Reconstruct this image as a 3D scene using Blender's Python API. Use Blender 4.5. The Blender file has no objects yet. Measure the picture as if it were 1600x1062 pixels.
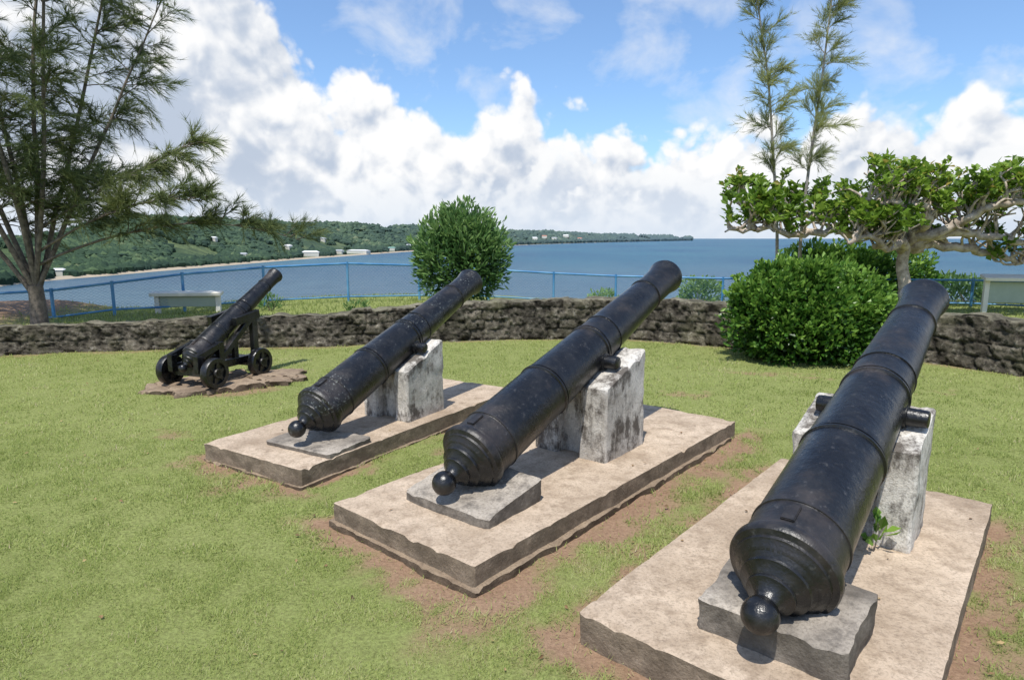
import bpy, bmesh, math, random
import numpy as np
from mathutils import Vector, Matrix
R=math.radians
rng=np.random.default_rng(7); random.seed(7)
scene=bpy.context.scene
COL=scene.collection

# ------------------------------------------------------------ helpers
def h3(x,y,z,s):
    v=np.sin(x*127.1+y*311.7+z*74.7+s*53.3)*43758.5453
    return v-np.floor(v)
def vn(x,y,z=0.0,s=0):
    x=np.asarray(x,float);y=np.asarray(y,float);z=np.asarray(z,float)+np.zeros_like(x)
    ix,iy,iz=np.floor(x),np.floor(y),np.floor(z)
    fx,fy,fz=x-ix,y-iy,z-iz
    fx=fx*fx*(3-2*fx);fy=fy*fy*(3-2*fy);fz=fz*fz*(3-2*fz)
    r=0
    for a in(0,1):
        for b in(0,1):
            for c in(0,1):
                w=(fx if a else 1-fx)*(fy if b else 1-fy)*(fz if c else 1-fz)
                r=r+w*h3(ix+a,iy+b,iz+c,s)
    return r*2-1
def fbm(x,y,z=0.0,o=4,s=0):
    r=0;a=.5
    for i in range(o):
        f=2**i
        r=r+a*vn(np.asarray(x)*f,np.asarray(y)*f,np.asarray(z)*f,s+i);a*=.5
    return r
def sstep(a,b,x):
    t=np.clip((x-a)/(b-a),0,1);return t*t*(3-2*t)

def add(o,label=None,cat=None,parent=None,kind=None,group=None):
    COL.objects.link(o)
    if parent is not None:o.parent=parent
    if label:o["label"]=label
    if cat:o["category"]=cat
    if kind:o["kind"]=kind
    if group:o["group"]=group
    return o
def mesh_np(name,V,F,mat,smooth=False,tint=None,sharp=None):
    V=np.asarray(V,float);F=np.asarray(F,int)
    me=bpy.data.meshes.new(name)
    k=F.shape[1]
    me.vertices.add(len(V));me.vertices.foreach_set('co',V.ravel())
    me.loops.add(F.size);me.loops.foreach_set('vertex_index',F.ravel())
    me.polygons.add(len(F));me.polygons.foreach_set('loop_start',np.arange(0,F.size,k))
    try: me.polygons.foreach_set('loop_total',np.full(len(F),k))
    except Exception: pass
    me.polygons.foreach_set('use_smooth',np.full(len(F),smooth))
    if tint is not None:
        a=me.attributes.new('tint','FLOAT','POINT');a.data.foreach_set('value',np.asarray(tint,float))
    me.update(calc_edges=True);me.validate()
    if sharp: me.set_sharp_from_angle(angle=R(sharp))
    me.materials.append(mat)
    return bpy.data.objects.new(name,me)
def from_bm(name,bm,mat,smooth=False,sharp=None):
    me=bpy.data.meshes.new(name);bm.normal_update();bm.to_mesh(me);bm.free()
    for p in me.polygons:p.use_smooth=smooth
    if sharp: me.set_sharp_from_angle(angle=R(sharp))
    if mat:me.materials.append(mat)
    return bpy.data.objects.new(name,me)
def empty(name,loc=(0,0,0),rot=(0,0,0),**k):
    o=bpy.data.objects.new(name,None);o.location=loc;o.rotation_euler=rot;o.empty_display_size=.2
    return add(o,**k)

# ------------------------------------------------------------ node helpers
class NT:
    def __init__(s,nt):s.nt=nt
    def n(s,t,ins=None,**a):
        nd=s.nt.nodes.new(t)
        for k,v in a.items():setattr(nd,k,v)
        for k,v in (ins or {}).items():
            i=nd.inputs[k]
            if isinstance(v,bpy.types.NodeSocket):s.nt.links.new(v,i)
            else:
                if isinstance(v,(tuple,list)) and len(v)==3 and i.type=='RGBA':v=(*v,1)
                i.default_value=v
        return nd
    def m(s,op,a,b=0.0,c=0.0,clamp=False):
        return s.n('ShaderNodeMath',{0:a,1:b,2:c},operation=op,use_clamp=clamp).outputs[0]
    def vm(s,op,a,b=(0,0,0)):
        return s.n('ShaderNodeVectorMath',{0:a,1:b},operation=op).outputs[0]
    def noise(s,vec,scale,detail=4,rough=.55,out='Fac',dist=0.):
        ins={'Scale':scale,'Detail':detail,'Roughness':rough,'Distortion':dist}
        if vec is not None:ins['Vector']=vec
        return s.n('ShaderNodeTexNoise',ins).outputs[out]
    def ramp(s,f,stops,interp='LINEAR'):
        nd=s.n('ShaderNodeValToRGB',{'Fac':f});r=nd.color_ramp;r.interpolation=interp
        while len(r.elements)>1:r.elements.remove(r.elements[-1])
        for i,(p,c) in enumerate(stops):
            if not isinstance(c,(tuple,list)):c=(c,c,c)
            e=r.elements[0] if i==0 else r.elements.new(p)
            e.position=p;e.color=(*c,1)
        return nd.outputs[0]
    def mix(s,f,a,b,mode='MIX'):
        nd=s.nt.nodes.new('ShaderNodeMix');nd.data_type='RGBA';nd.blend_type=mode
        for k,v in((0,f),(6,a),(7,b)):
            if isinstance(v,bpy.types.NodeSocket):s.nt.links.new(v,nd.inputs[k])
            else:nd.inputs[k].default_value=(*v,1) if isinstance(v,(tuple,list)) else v
        return nd.outputs[2]
    def bump(s,h,st=.5,d=.02):
        return s.n('ShaderNodeBump',{'Height':h,'Strength':st,'Distance':d}).outputs[0]
def new_mat(name):
    m=bpy.data.materials.new(name);m.use_nodes=True;m.node_tree.nodes.clear()
    return m,NT(m.node_tree)
def finish(t,col,rough=.8,normal=None,metal=0.,spec=.5,coat=0.,trans=0.):
    ins={'Base Color':col,'Roughness':rough,'Metallic':metal,'Specular IOR Level':spec,'Coat Weight':coat}
    if normal is not None:ins['Normal']=normal
    p=t.n('ShaderNodeBsdfPrincipled',ins).outputs[0]
    if trans>0:
        ti={'Color':col}
        tr=t.n('ShaderNodeBsdfTranslucent',ti).outputs[0]
        p=t.n('ShaderNodeMixShader',{0:trans,1:p,2:tr}).outputs[0]
    t.n('ShaderNodeOutputMaterial',{'Surface':p})
def geo(t):return t.n('ShaderNodeNewGeometry').outputs['Position']
def objc(t):return t.n('ShaderNodeTexCoord').outputs['Object']
def tintn(t):return t.n('ShaderNodeAttribute',attribute_name='tint').outputs['Fac']

# ------------------------------------------------------------ materials
def leaf_mat(name,stops,rough=.45,trans=.3,spec=.4):
    m,t=new_mat(name)
    c=t.ramp(tintn(t),stops);finish(t,c,rough,None,spec=spec,trans=trans);return m
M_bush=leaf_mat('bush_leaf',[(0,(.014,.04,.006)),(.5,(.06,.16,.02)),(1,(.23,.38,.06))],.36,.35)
M_ole=leaf_mat('oleander_leaf',[(0,(.03,.075,.02)),(.5,(.10,.21,.06)),(1,(.25,.38,.12))],.42,.4)
M_alm=leaf_mat('almond_leaf',[(0,(.05,.09,.012)),(.5,(.15,.26,.03)),(.9,(.32,.45,.07)),(1,(.42,.34,.08))],.38,.42)
M_cas=leaf_mat('casuarina_needle',[(0,(.06,.09,.035)),(.5,(.15,.19,.07)),(1,(.38,.40,.15))],.6,.45)
M_grass=leaf_mat('grass_blade',[(0,(.19,.23,.06)),(.35,(.305,.37,.105)),(.7,(.43,.485,.165)),(.9,(.55,.555,.27)),(1,(.56,.47,.30))],.6,.45,.2)
M_dead=leaf_mat('dead_leaf',[(0,(.10,.06,.03)),(.5,(.25,.15,.07)),(1,(.42,.30,.14))],.8,.1)
def hazed(t,c,amt=.6,sc=10000.):  # aerial haze painted into the base colour, blue-grey growing with distance from origin
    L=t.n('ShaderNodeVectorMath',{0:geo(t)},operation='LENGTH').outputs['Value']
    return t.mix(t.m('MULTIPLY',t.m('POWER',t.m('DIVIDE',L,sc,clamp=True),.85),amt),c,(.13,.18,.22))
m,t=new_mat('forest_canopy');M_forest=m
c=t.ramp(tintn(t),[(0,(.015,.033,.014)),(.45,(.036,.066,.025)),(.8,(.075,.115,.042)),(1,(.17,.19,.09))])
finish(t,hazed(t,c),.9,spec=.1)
def bark(name,a,b,sc=12):
    m,t=new_mat(name);p=objc(t)
    n=t.noise(p,sc,6,.65);n2=t.noise(t.vm('MULTIPLY',p,(30,30,6)),1,4)
    c=t.mix(t.ramp(n,[(.35,0.),(.65,1.)]),a,b)
    finish(t,c,.9,t.bump(n2,.6,.02));return m
M_bark=bark('casuarina_bark',(.06,.05,.04),(.20,.165,.13))
M_bark2=bark('almond_bark',(.22,.17,.13),(.60,.51,.42),8)
M_bark3=bark('slender_bark',(.2,.17,.14),(.44,.4,.35),8)
def iron(name,speck=0.,rust=.2):
    m,t=new_mat(name);p=objc(t)
    n=t.noise(p,6,6,.7);n2=t.noise(p,55,4,.65);n3=t.noise(p,2.6,6,.65);n4=t.noise(p,17,4,.6)
    c=t.mix(t.ramp(n,[(.42,0.),(.75,1.)]),(.0045,.0045,.005),(.016,.0165,.018))
    c=t.mix(t.m('MULTIPLY',t.ramp(n3,[(.54,0.),(.68,1.)]),rust),c,(.12,.09,.075))
    dn=t.noise(p,24,6,.75)
    c=t.mix(t.m('MULTIPLY',t.ramp(dn,[(.59,0.),(.66,1.)]),.17),c,(.19,.18,.17))
    if speck:
        v=t.noise(p,52,3,.55);msk=t.m('MULTIPLY',t.ramp(v,[(.60,0.),(.66,1.)]),t.ramp(t.noise(p,3,3),[(.45,0.),(.60,1.)]))
        c=t.mix(t.m('MULTIPLY',msk,speck),c,(.27,.29,.27))
    ro=t.m('ADD',t.m('MULTIPLY',t.ramp(n3,[(.40,0.),(.64,1.)]),.20),t.ramp(n,[(.3,.18),(.7,.31)]))
    h=t.m('ADD',t.m('ADD',t.m('MULTIPLY',n,.8),t.m('MULTIPLY',n4,.55)),t.m('MULTIPLY',n2,.25))
    finish(t,c,ro,t.bump(h,.62,.012),0.,.55,0.);return m
M_iron=iron('black_painted_iron');M_iron2=iron('speckled_black_iron',.5);M_iron3=iron('worn_black_iron',.1,.3)
def concrete(name,light,dark,stain,streak=0,sat=.5):
    m,t=new_mat(name);p=geo(t)
    n=t.noise(p,2.3,7,.68);n2=t.noise(p,9,7,.7);n3=t.noise(p,70,4,.7);n4=t.noise(p,1.1,6,.6)
    c=t.mix(t.ramp(n,[(.3,0.),(.68,1.)]),dark,light)
    c=t.mix(t.ramp(n2,[(.48,0.),(.66,sat)]),c,stain)
    c=t.mix(t.ramp(n4,[(.50,0.),(.66,sat)]),c,stain)
    c=t.mix(t.ramp(n3,[(.35,.55),(.52,0.)]),c,tuple(x*.45 for x in dark))
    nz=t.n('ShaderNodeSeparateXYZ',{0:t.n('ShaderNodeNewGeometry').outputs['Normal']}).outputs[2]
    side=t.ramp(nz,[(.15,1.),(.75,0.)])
    if streak:
        s=t.noise(t.vm('MULTIPLY',p,(10,10,3.2)),1,7,.75)
        s2=t.noise(p,3.2,6,.7)
        k=t.m('MULTIPLY',t.ramp(t.m('ADD',t.m('MULTIPLY',s,.45),t.m('MULTIPLY',s2,.55)),[(.48,0.),(.565,1.)]),.86)
        c=t.mix(k,c,(.055,.043,.034))
    else:
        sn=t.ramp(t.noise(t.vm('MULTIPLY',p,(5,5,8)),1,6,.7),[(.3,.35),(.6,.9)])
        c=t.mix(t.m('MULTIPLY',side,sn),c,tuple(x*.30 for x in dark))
    b=t.bump(t.m('ADD',t.m('MULTIPLY',n2,.8),t.m('MULTIPLY',n3,.35)),.8,.02)
    finish(t,c,.92,b,spec=.2);return m
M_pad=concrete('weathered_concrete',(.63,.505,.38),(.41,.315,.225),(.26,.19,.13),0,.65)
M_slab=concrete('grey_concrete',(.52,.46,.385),(.29,.25,.205),(.09,.08,.07),0,.8)
M_white=concrete('whitewashed_masonry',(.74,.71,.65),(.54,.50,.44),(.32,.28,.23),1)
M_rubble=concrete('rubble_stone',(.38,.29,.20),(.22,.16,.11),(.11,.08,.06))
m,t=new_mat('lawn_soil');p=geo(t);M_ground=m
n=t.noise(p,3,7,.7);n2=t.noise(p,45,5,.75);n3=t.noise(p,.6,4)
g=t.mix(n3,(.23,.27,.08),(.32,.35,.125));g=t.mix(t.ramp(n2,[(.4,0.),(.65,1.)]),g,(.15,.16,.055))
d=t.mix(n,(.26,.155,.095),(.43,.295,.195));d=t.mix(t.ramp(n2,[(.35,.6),(.6,0.)]),d,(.16,.095,.06))
finish(t,t.mix(tintn(t),g,d),.95,t.bump(n2,.8,.02),spec=.1)
m,t=new_mat('coral_stone');p=geo(t);M_wall=m
n=t.noise(p,4,8,.72);n2=t.noise(p,26,6,.75)
c=t.mix(t.ramp(n,[(.35,0.),(.68,1.)]),(.075,.065,.052),(.25,.215,.165))
c=t.mix(t.ramp(t.noise(p,8,6,.75),[(.54,0.),(.68,.7)]),c,(.44,.40,.33))
c=t.mix(t.ramp(t.noise(p,12,6,.75),[(.51,0.),(.63,.8)]),c,(.033,.029,.025))
c=t.mix(t.ramp(t.noise(p,1.6,5,.6),[(.50,0.),(.66,.4)]),c,(.12,.12,.055))
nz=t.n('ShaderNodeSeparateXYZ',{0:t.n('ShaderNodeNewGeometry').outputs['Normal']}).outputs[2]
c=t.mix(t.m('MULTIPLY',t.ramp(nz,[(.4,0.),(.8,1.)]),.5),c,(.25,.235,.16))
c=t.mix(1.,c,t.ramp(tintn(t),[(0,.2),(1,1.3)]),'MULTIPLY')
finish(t,c,.95,t.bump(t.m('ADD',n,t.m('MULTIPLY',n2,.8)),.95,.06),spec=.15)
m,t=new_mat('blue_painted_steel');M_blue=m
finish(t,t.mix(t.ramp(t.noise(objc(t),3,5),[(.4,0.),(.7,1.)]),(.04,.19,.42),(.14,.34,.52)),.5)
m,t=new_mat('galvanised_wire');M_wire=m
finish(t,t.mix(t.noise(objc(t),6,3),(.06,.16,.28),(.12,.24,.34)),.6)
m,t=new_mat('cream_painted_wood');M_cream=m
finish(t,t.mix(t.noise(objc(t),9,6,.7),(.80,.78,.70),(.60,.57,.49)),.7)
m,t=new_mat('faded_panel');M_panel=m
finish(t,t.mix(t.noise(objc(t),5,6,.7),(.42,.48,.40),(.26,.32,.24)),.5)
m,t=new_mat('beach_sand');M_sand=m
finish(t,t.mix(t.noise(geo(t),.02,6),(.46,.38,.28),(.30,.25,.18)),.95)
m,t=new_mat('forested_land');p=geo(t);M_hill=m
n=t.noise(p,.006,6,.6);n2=t.noise(p,.04,6,.7)
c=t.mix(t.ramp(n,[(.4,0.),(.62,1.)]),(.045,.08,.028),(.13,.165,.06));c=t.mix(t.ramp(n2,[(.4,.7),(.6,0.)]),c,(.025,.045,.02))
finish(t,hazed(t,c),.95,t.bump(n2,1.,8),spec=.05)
def plain(name,c,r=.7):
    m,t=new_mat(name);finish(t,t.mix(t.noise(objc(t),.4,4),c,tuple(x*.75 for x in c)),r);return m
M_hwall=plain('house_plaster',(.72,.70,.62));M_roofs=[plain('roof_white',(.80,.80,.80)),plain('roof_rust',(.48,.22,.15)),plain('roof_grey',(.42,.44,.46)),plain('roof_green',(.2,.36,.3))]
m,t=new_mat('sea_water');p=geo(t);M_sea=m
n=t.noise(t.vm('MULTIPLY',p,(.0016,.0009,1)),1,6,.6)
w=t.noise(t.vm('MULTIPLY',p,(.03,.06,1)),1,7,.75);w2=t.noise(t.vm('MULTIPLY',p,(.3,.5,1)),1,4,.7)
c=t.mix(t.ramp(n,[(.4,0.),(.65,1.)]),(.018,.08,.14),(.038,.135,.18))
near=t.m('SUBTRACT',1.,t.m('DIVIDE',t.n('ShaderNodeVectorMath',{0:p},operation='LENGTH').outputs['Value'],1400.),clamp=True)
c=t.mix(t.m('MULTIPLY',near,.55),c,(.20,.22,.24))
c=t.mix(t.ramp(w,[(.45,0.),(.7,.5)]),c,(.010,.046,.085))
finish(t,c,.38,t.bump(t.m('ADD',t.m('MULTIPLY',w,3.),w2),1.,1.2),spec=.3)

# ------------------------------------------------------------ ground
wpts=[(-16,7.6),(-12,9.0),(-8.4,10.34),(-5.8,10.9),(-2.98,11.3),(-.49,11.9),(1.2,12.1),(2.44,11.95),(3.9,11.05),(5.2,10.4),(6.4,9.7),(7.1,8.7),(7.8,7.2),(8.3,5.5),(8.6,3),(8.8,0)]
def catmull(P,n):
    P=np.array(P,float);P=np.vstack([2*P[0]-P[1],P,2*P[-1]-P[-2]]);out=[]
    for i in range(1,len(P)-2):
        t_=np.linspace(0,1,n,endpoint=False)[:,None];a,b,c_,d_=P[i-1],P[i],P[i+1],P[i+2]
        out.append(.5*((2*b)+(c_-a)*t_+(2*a-5*b+4*c_-d_)*t_**2+(-a+3*b-3*c_+d_)*t_**3))
    out.append(P[-2][None]);return np.vstack(out)
WC=catmull(wpts,24)
def wall_y(x):
    return np.interp(x,np.append(WC[:,0],[9.2,60]),np.append(WC[:,1],[-60,-60]))
fpts=[(-16,7.8,.4,.80),(-12,9.9,.4,.82),(-8.5,11.8,.4,.95),(-7.68,12.3,.4,1.05),(-6.68,13.0,.4,1.18),(-5.42,14.0,.4,1.27),(-3.88,15.15,.4,1.31),(-2.29,15.8,.38,1.24),(-.6,16.2,.3,1.12),(1.06,16.3,.2,1.02),(2.64,16.3,.1,.95),(5.2,15.8,.1,.92),(7.8,15.0,.25,.95),(10.0,13.9,.4,1.0),(11.6,12.8,.4,1.0),(13.5,10.8,.4,1.0)]
fx=[a[0] for a in fpts]
def fence_y(x):return np.interp(x,fx+[18,60],[a[1] for a in fpts]+[0,-60])
def gh(x,y):
    x=np.asarray(x,float);y=np.asarray(y,float)
    out=sstep(.1,.5,y-wall_y(x))
    zb=np.interp(x,[-16,-4,-1,3,7,10,14],[.42,.42,.34,.12,.25,.42,.42])+.25*sstep(-8.3,-9.6,x)
    z=(1-out)*(.018*fbm(x*1.5,y*1.5,0,3,2))+out*(zb+.04*fbm(x,y,0,3,4))
    dd=np.maximum(0,y-fence_y(x)-1.6)
    z=z-np.minimum(dd*.62+.03*dd**1.5,62)*sstep(0,2,dd)
    return z
pads=[
 (Vector((-1.62,4.68)),32.,1.24,3.15),
 (Vector((-.207,3.22)),40.5,1.31,3.66),
 (Vector((1.356,1.90)),40.8,1.375,2.85)]
def pad_local(x,y,pd):
    B,a,w,l=pd;a=R(a);dx,dy=x-B.x,y-B.y
    al=dx*math.sin(a)+dy*math.cos(a);la=-dx*math.cos(a)+dy*math.sin(a)
    return al,la
def pad_dist(x,y,pd):
    al,la=pad_local(x,y,pd);_,_,w,l=pd
    qx=np.abs(al-l/2)-l/2;qy=np.abs(la-w/2)-w/2
    return np.hypot(np.maximum(qx,0),np.maximum(qy,0))+np.minimum(np.maximum(qx,qy),0)
def dirt(x,y):
    x=np.asarray(x,float);y=np.asarray(y,float)
    n=fbm(x*2.2,y*2.2,0,4,11);n2=fbm(x*9,y*9,0,3,31)
    r=np.zeros_like(x)
    for i,pd in enumerate(pads):
        d=pad_dist(x,y,pd)
        al,la=pad_local(x,y,pd)
        wide=.085+(.17*(la<0) if i==1 else 0)+(.13*(al<0))+(.12*(la<0) if i==2 else 0)+(.08*(la>pd[2]) if i==2 else 0)
        r=np.maximum(r,1-sstep(wide*.4,wide*1.7,d+.30*n+.22*n2))
    d=np.hypot((x+3.85)/.8,(y-8.2)/.5)-1
    r=np.maximum(r,.8*(1-sstep(-.1,.25,d+.5*n)))
    dw=np.abs(y-wall_y(x))
    r=np.maximum(r,.6*(1-sstep(.05,.25,dw+.2*n)))
    r=np.maximum(r,sstep(-8.2,-9.2,x)*sstep(0,.3,y-wall_y(x)-.4*n))
    r=np.maximum(r,.7*sstep(.48,.62,fbm(x*.9+5,y*.9,0,3,17)+.25*n2)*(y<9))
    d=np.hypot((x-.75)/.6,(y-2.25)/.3)-1
    r=np.maximum(r,1-sstep(-.2,.4,d+.9*n))
    return r
def axis_(lo,f0,f1,st,hi,gr=1.25):
    c=list(np.arange(f0,f1,st));a=[];v=f0;s=st
    while v>lo:s*=gr;v-=s;a.append(v)
    b=[];v=c[-1];s=st
    while v<hi:s*=gr;v+=s;b.append(v)
    return np.array(a[::-1]+c+b)
xs=axis_(-170,-11,12,.06,170);ys=axis_(-60,.6,18,.06,190)
X,Y=np.meshgrid(xs,ys);Z=gh(X,Y)
def grid_faces(ny,nx):
    i=np.arange(ny-1)[:,None]*nx+np.arange(nx-1)[None]
    return np.stack([i,i+1,i+1+nx,i+nx],-1).reshape(-1,4)
D=dirt(X,Y)
Z2=Z-.014*D*sstep(0,1,D)+.010*D*fbm(X*11,Y*11,0,3,91)
o=mesh_np('ground',np.stack([X,Y,Z2],-1).reshape(-1,3),grid_faces(*X.shape),M_ground,True,D.ravel())
add(o,'short lawn with bare reddish soil on a headland','ground',kind='structure')

def blades(n,y0,y1,hgt,wid):
    yy=np.sqrt(rng.uniform(y0*y0,y1*y1,n));xx=rng.uniform(-1,1,n)*(yy*.97+.4)
    ins=yy<wall_y(xx)-.02
    for pd in pads:ins&=pad_dist(xx,yy,pd)>.0
    dd=dirt(xx,yy);keep=rng.random(n)>dd*.95
    thin=fbm(xx*6,yy*6,0,3,77);keep&=rng.random(n)<.85+.9*thin
    ins&=keep;xx,yy,thin=xx[ins],yy[ins],thin[ins];n=len(xx)
    zz=gh(xx,yy)-.004
    a=rng.uniform(0,6.283,n);tilt=rng.uniform(.35,1.4,n);L=hgt*rng.uniform(.5,1.3,n)*(1+1.0*thin)
    dx,dy,dz=np.cos(a)*np.sin(tilt)*L,np.sin(a)*np.sin(tilt)*L,np.cos(tilt)*L
    b=a+1.57+rng.uniform(-.5,.5,n);w=wid*rng.uniform(.6,1.3,n)/2
    V=np.empty((n,3,3))
    V[:,0]=np.stack([xx-np.cos(b)*w,yy-np.sin(b)*w,zz],-1)
    V[:,1]=np.stack([xx+np.cos(b)*w,yy+np.sin(b)*w,zz],-1)
    V[:,2]=np.stack([xx+dx,yy+dy,zz+dz],-1)
    tt=.47+.34*fbm(xx*.9,yy*.9,0,4,5)+.28*fbm(xx*5,yy*5,0,2,9)+.25*thin+rng.normal(0,.15,n)+(rng.random(n)<.07)*.4
    return V.reshape(-1,3),np.repeat(np.clip(tt,0,1),3)
bl=[blades(270000,1.1,3.6,.028,.0040),blades(270000,3.6,6.2,.031,.0065),blades(340000,6.2,12.6,.036,.010)]
V=np.vstack([b[0] for b in bl]);T=np.concatenate([b[1] for b in bl])
o=mesh_np('grass',V,np.arange(len(V)).reshape(-1,3),M_grass,False,T);add(o,'short yellow-green lawn grass around the gun platforms','grass',kind='stuff')
n=60000
xx=rng.uniform(-12,12,n);yy=rng.uniform(7,17.5,n);k=(yy>wall_y(xx)+.55)&(yy<fence_y(xx)+2)&(rng.random(n)>dirt(xx,yy));xx,yy=xx[k],yy[k];n=len(xx);zz=gh(xx,yy)-.01
a=rng.uniform(0,6.28,n);L=rng.uniform(.04,.09,n);V=np.empty((n,3,3));w=.01
V[:,0]=np.stack([xx-w*np.sin(a),yy+w*np.cos(a),zz],-1);V[:,1]=np.stack([xx+w*np.sin(a),yy-w*np.cos(a),zz],-1);V[:,2]=np.stack([xx+.5*L*np.cos(a),yy+.5*L*np.sin(a),zz+L],-1)
o=mesh_np('grass',V.reshape(-1,3),np.arange(3*n).reshape(-1,3),M_grass,False,np.repeat(np.clip(rng.normal(.35,.2,n),0,1),3));add(o,'rough grass strip between stone wall and fence','grass',kind='stuff')

# ------------------------------------------------------------ stone wall
seg=np.r_[0,np.cumsum(np.hypot(*np.diff(WC,axis=0).T))]
S=np.arange(0,seg[-1],.022);wx=np.interp(S,seg,WC[:,0]);wy=np.interp(S,seg,WC[:,1])
tx=np.gradient(wx);ty=np.gradient(wy);l_=np.hypot(tx,ty);tx/=l_;ty/=l_
nx_,ny_=ty,-tx
blk=.45+.55*sstep(-3.1,-2.8,wx)
topz=np.interp(wx,[-16,-8.4,-3.0,-2.8,-.49,3,7,8.6],[.40,.43,.56,.60,.72,.77,.76,.72])+.02*fbm(S*1.3,S*0,0,3,3)+.022*fbm(S*7,S*0,0,3,8)
topz=topz+blk*.035*(h3(np.floor(S/.37),S*0,0,61)-.5)+(1-blk)*.05*fbm(S*3,S*0,0,3,63)
nv=38;rows=[];tints=[]
for j in range(nv+1):
    f=j/nv;z=-.08+(topz+.08)*f
    course=(z+.055*fbm(S*1.9,z*2.,0,3,6))/.2
    ci=np.floor(course);cf=course-ci
    bl_=.24+.30*h3(ci,ci*0,0,3);u_=(S+.25*h3(ci,ci*0+2,0,5)+.06*vn(S*4,z*9,0,2))/bl_;ui=np.floor(u_);uf=u_-ui
    e=np.minimum(np.minimum(cf,1-cf)*.2*1.3,np.minimum(uf,1-uf)*bl_)
    grv=(1-sstep(.0,.030,e))*sstep(-.5,0.,fbm(S*3,z*4,0,2,33))
    nn=fbm(S*5,z*5,0,4,12);n5=fbm(S*17,z*17,0,3,19)
    pit=sstep(.15,.34,fbm(S*11,z*11,0,3,27))
    disp=.030*nn+.030*n5-.02*pit-blk*(.026*grv-.030*(h3(ui,ci,0,9)-.5))+(1-blk)*(.06*fbm(S*3.5,z*4.5,0,3,21)+.02*nn-.04*f)
    if j==nv:disp=disp-.03
    rows.append(np.stack([wx+nx_*disp,wy+ny_*disp,z],-1))
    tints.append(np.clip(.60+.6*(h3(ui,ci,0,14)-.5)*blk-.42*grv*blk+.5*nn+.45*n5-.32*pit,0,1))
for k,th in enumerate(np.linspace(.04,.5,14)):
    hz=topz+.03*fbm(S*5,S*0+th*5,0,3,25)+(.01 if k<12 else -.02)
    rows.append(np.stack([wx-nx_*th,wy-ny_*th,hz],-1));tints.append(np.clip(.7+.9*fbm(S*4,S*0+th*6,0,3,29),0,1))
rows.append(np.stack([wx-nx_*.52,wy-ny_*.52,topz*0-.1],-1));tints.append(S*0+.5)
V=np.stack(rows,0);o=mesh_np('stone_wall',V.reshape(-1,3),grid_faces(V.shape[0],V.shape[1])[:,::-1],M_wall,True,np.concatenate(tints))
add(o,'low curved fort wall of dark weathered coral stone','wall')

# ------------------------------------------------------------ platforms, supports
def rough_box(name,poly_top,z0,z1f,mat,res=.06,amp=.012,label='',cat='',loc=None,rot=0.,seed=0,group=None,bev=.012,chipk=1.):
    (x0,x1),(y0,y1)=poly_top
    bm=bmesh.new()
    nx=max(2,int((x1-x0)/res));ny=max(2,int((y1-y0)/res));zt=z1f(.5*(x0+x1),.5*(y0+y1));nz=max(2,int((zt-z0)/res)+1)
    bmesh.ops.create_cube(bm,size=1)
    for v in bm.verts:
        v.co=Vector((x0+(v.co.x+.5)*(x1-x0),y0+(v.co.y+.5)*(y1-y0),v.co.z+.5))
    bmesh.ops.bevel(bm,geom=bm.edges[:],offset=bev,segments=1,affect='EDGES')
    for ax,nn,lo,hi in((0,nx,x0,x1),(1,ny,y0,y1),(2,nz,0,1)):
        for i in range(1,nn):
            co=[0,0,0];no=[0,0,0];co[ax]=lo+(hi-lo)*i/nn;no[ax]=1
            bmesh.ops.bisect_plane(bm,geom=bm.verts[:]+bm.edges[:]+bm.faces[:],plane_co=co,plane_no=no)
    P=np.array([v.co[:] for v in bm.verts])
    zt=np.array([z1f(a,b) for a,b in P[:,:2]])
    P[:,2]=z0+(zt-z0)*P[:,2]
    sx=seed*3.7
    ex=np.minimum(P[:,0]-x0,x1-P[:,0]);ey=np.minimum(P[:,1]-y0,y1-P[:,1]);ez=zt-P[:,2]
    nse=fbm(P[:,0]*4+sx,P[:,1]*4,P[:,2]*4,4,seed)
    nf=fbm(P[:,0]*13+sx,P[:,1]*13,P[:,2]*13,3,seed+3)
    cx,cy=.5*(x0+x1),.5*(y0+y1)
    onx=(ex<.03);ony=(ey<.03);ont=(ez<.03)
    P[:,0]+=onx*np.sign(P[:,0]-cx)*(nse*amp*1.6+nf*amp)
    P[:,1]+=ony*np.sign(P[:,1]-cy)*(nse*amp*1.6+nf*amp)
    chip=np.maximum(0,nf-.22)*.07*chipk
    P[:,2]+=ont*(nse*amp*.8)-(ont&(onx|ony))*(np.maximum(0,nf*amp*1.8)+chip)
    for v,c in zip(bm.verts,P):v.co=c
    o=from_bm(name,bm,mat,True,38)
    o.location=loc;o.rotation_euler=(0,0,-R(rot))
    return add(o,label,cat,group=group)
PT=.15
for i,(B,a,w,l) in enumerate(pads):
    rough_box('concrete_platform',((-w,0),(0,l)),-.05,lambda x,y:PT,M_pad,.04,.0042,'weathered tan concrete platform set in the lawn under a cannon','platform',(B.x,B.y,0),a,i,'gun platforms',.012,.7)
for i,(off,zz) in enumerate(((.02,.015),(.035,.03))):
    B,a,w,l=pads[i]
    rough_box('platform_footing',((-w-off,off),(-off,l*.96)),-.06,lambda x,y,zz=zz:zz,M_rubble,.04,.02,'crumbling rough footing under a concrete platform','footing',(B.x,B.y,0),a,i+9)
guns=[
 dict(k=(-1.788,5.14,.335),h=30.,e=22.2,L=2.86,r=.79,mat=M_iron2,lab='black cannon flecked with pale lichen resting on a concrete support'),
 dict(k=(-.435,3.91,.35),h=38.5,e=20.5,L=3.40,r=.86,mat=M_iron,lab='long glossy black cannon tilted up on a whitewashed support'),
 dict(k=(1.015,2.408,.38),h=40.8,e=18.,L=3.46,r=.845,mat=M_iron,lab='large glossy black cannon with vent patch on its breech')]
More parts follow.
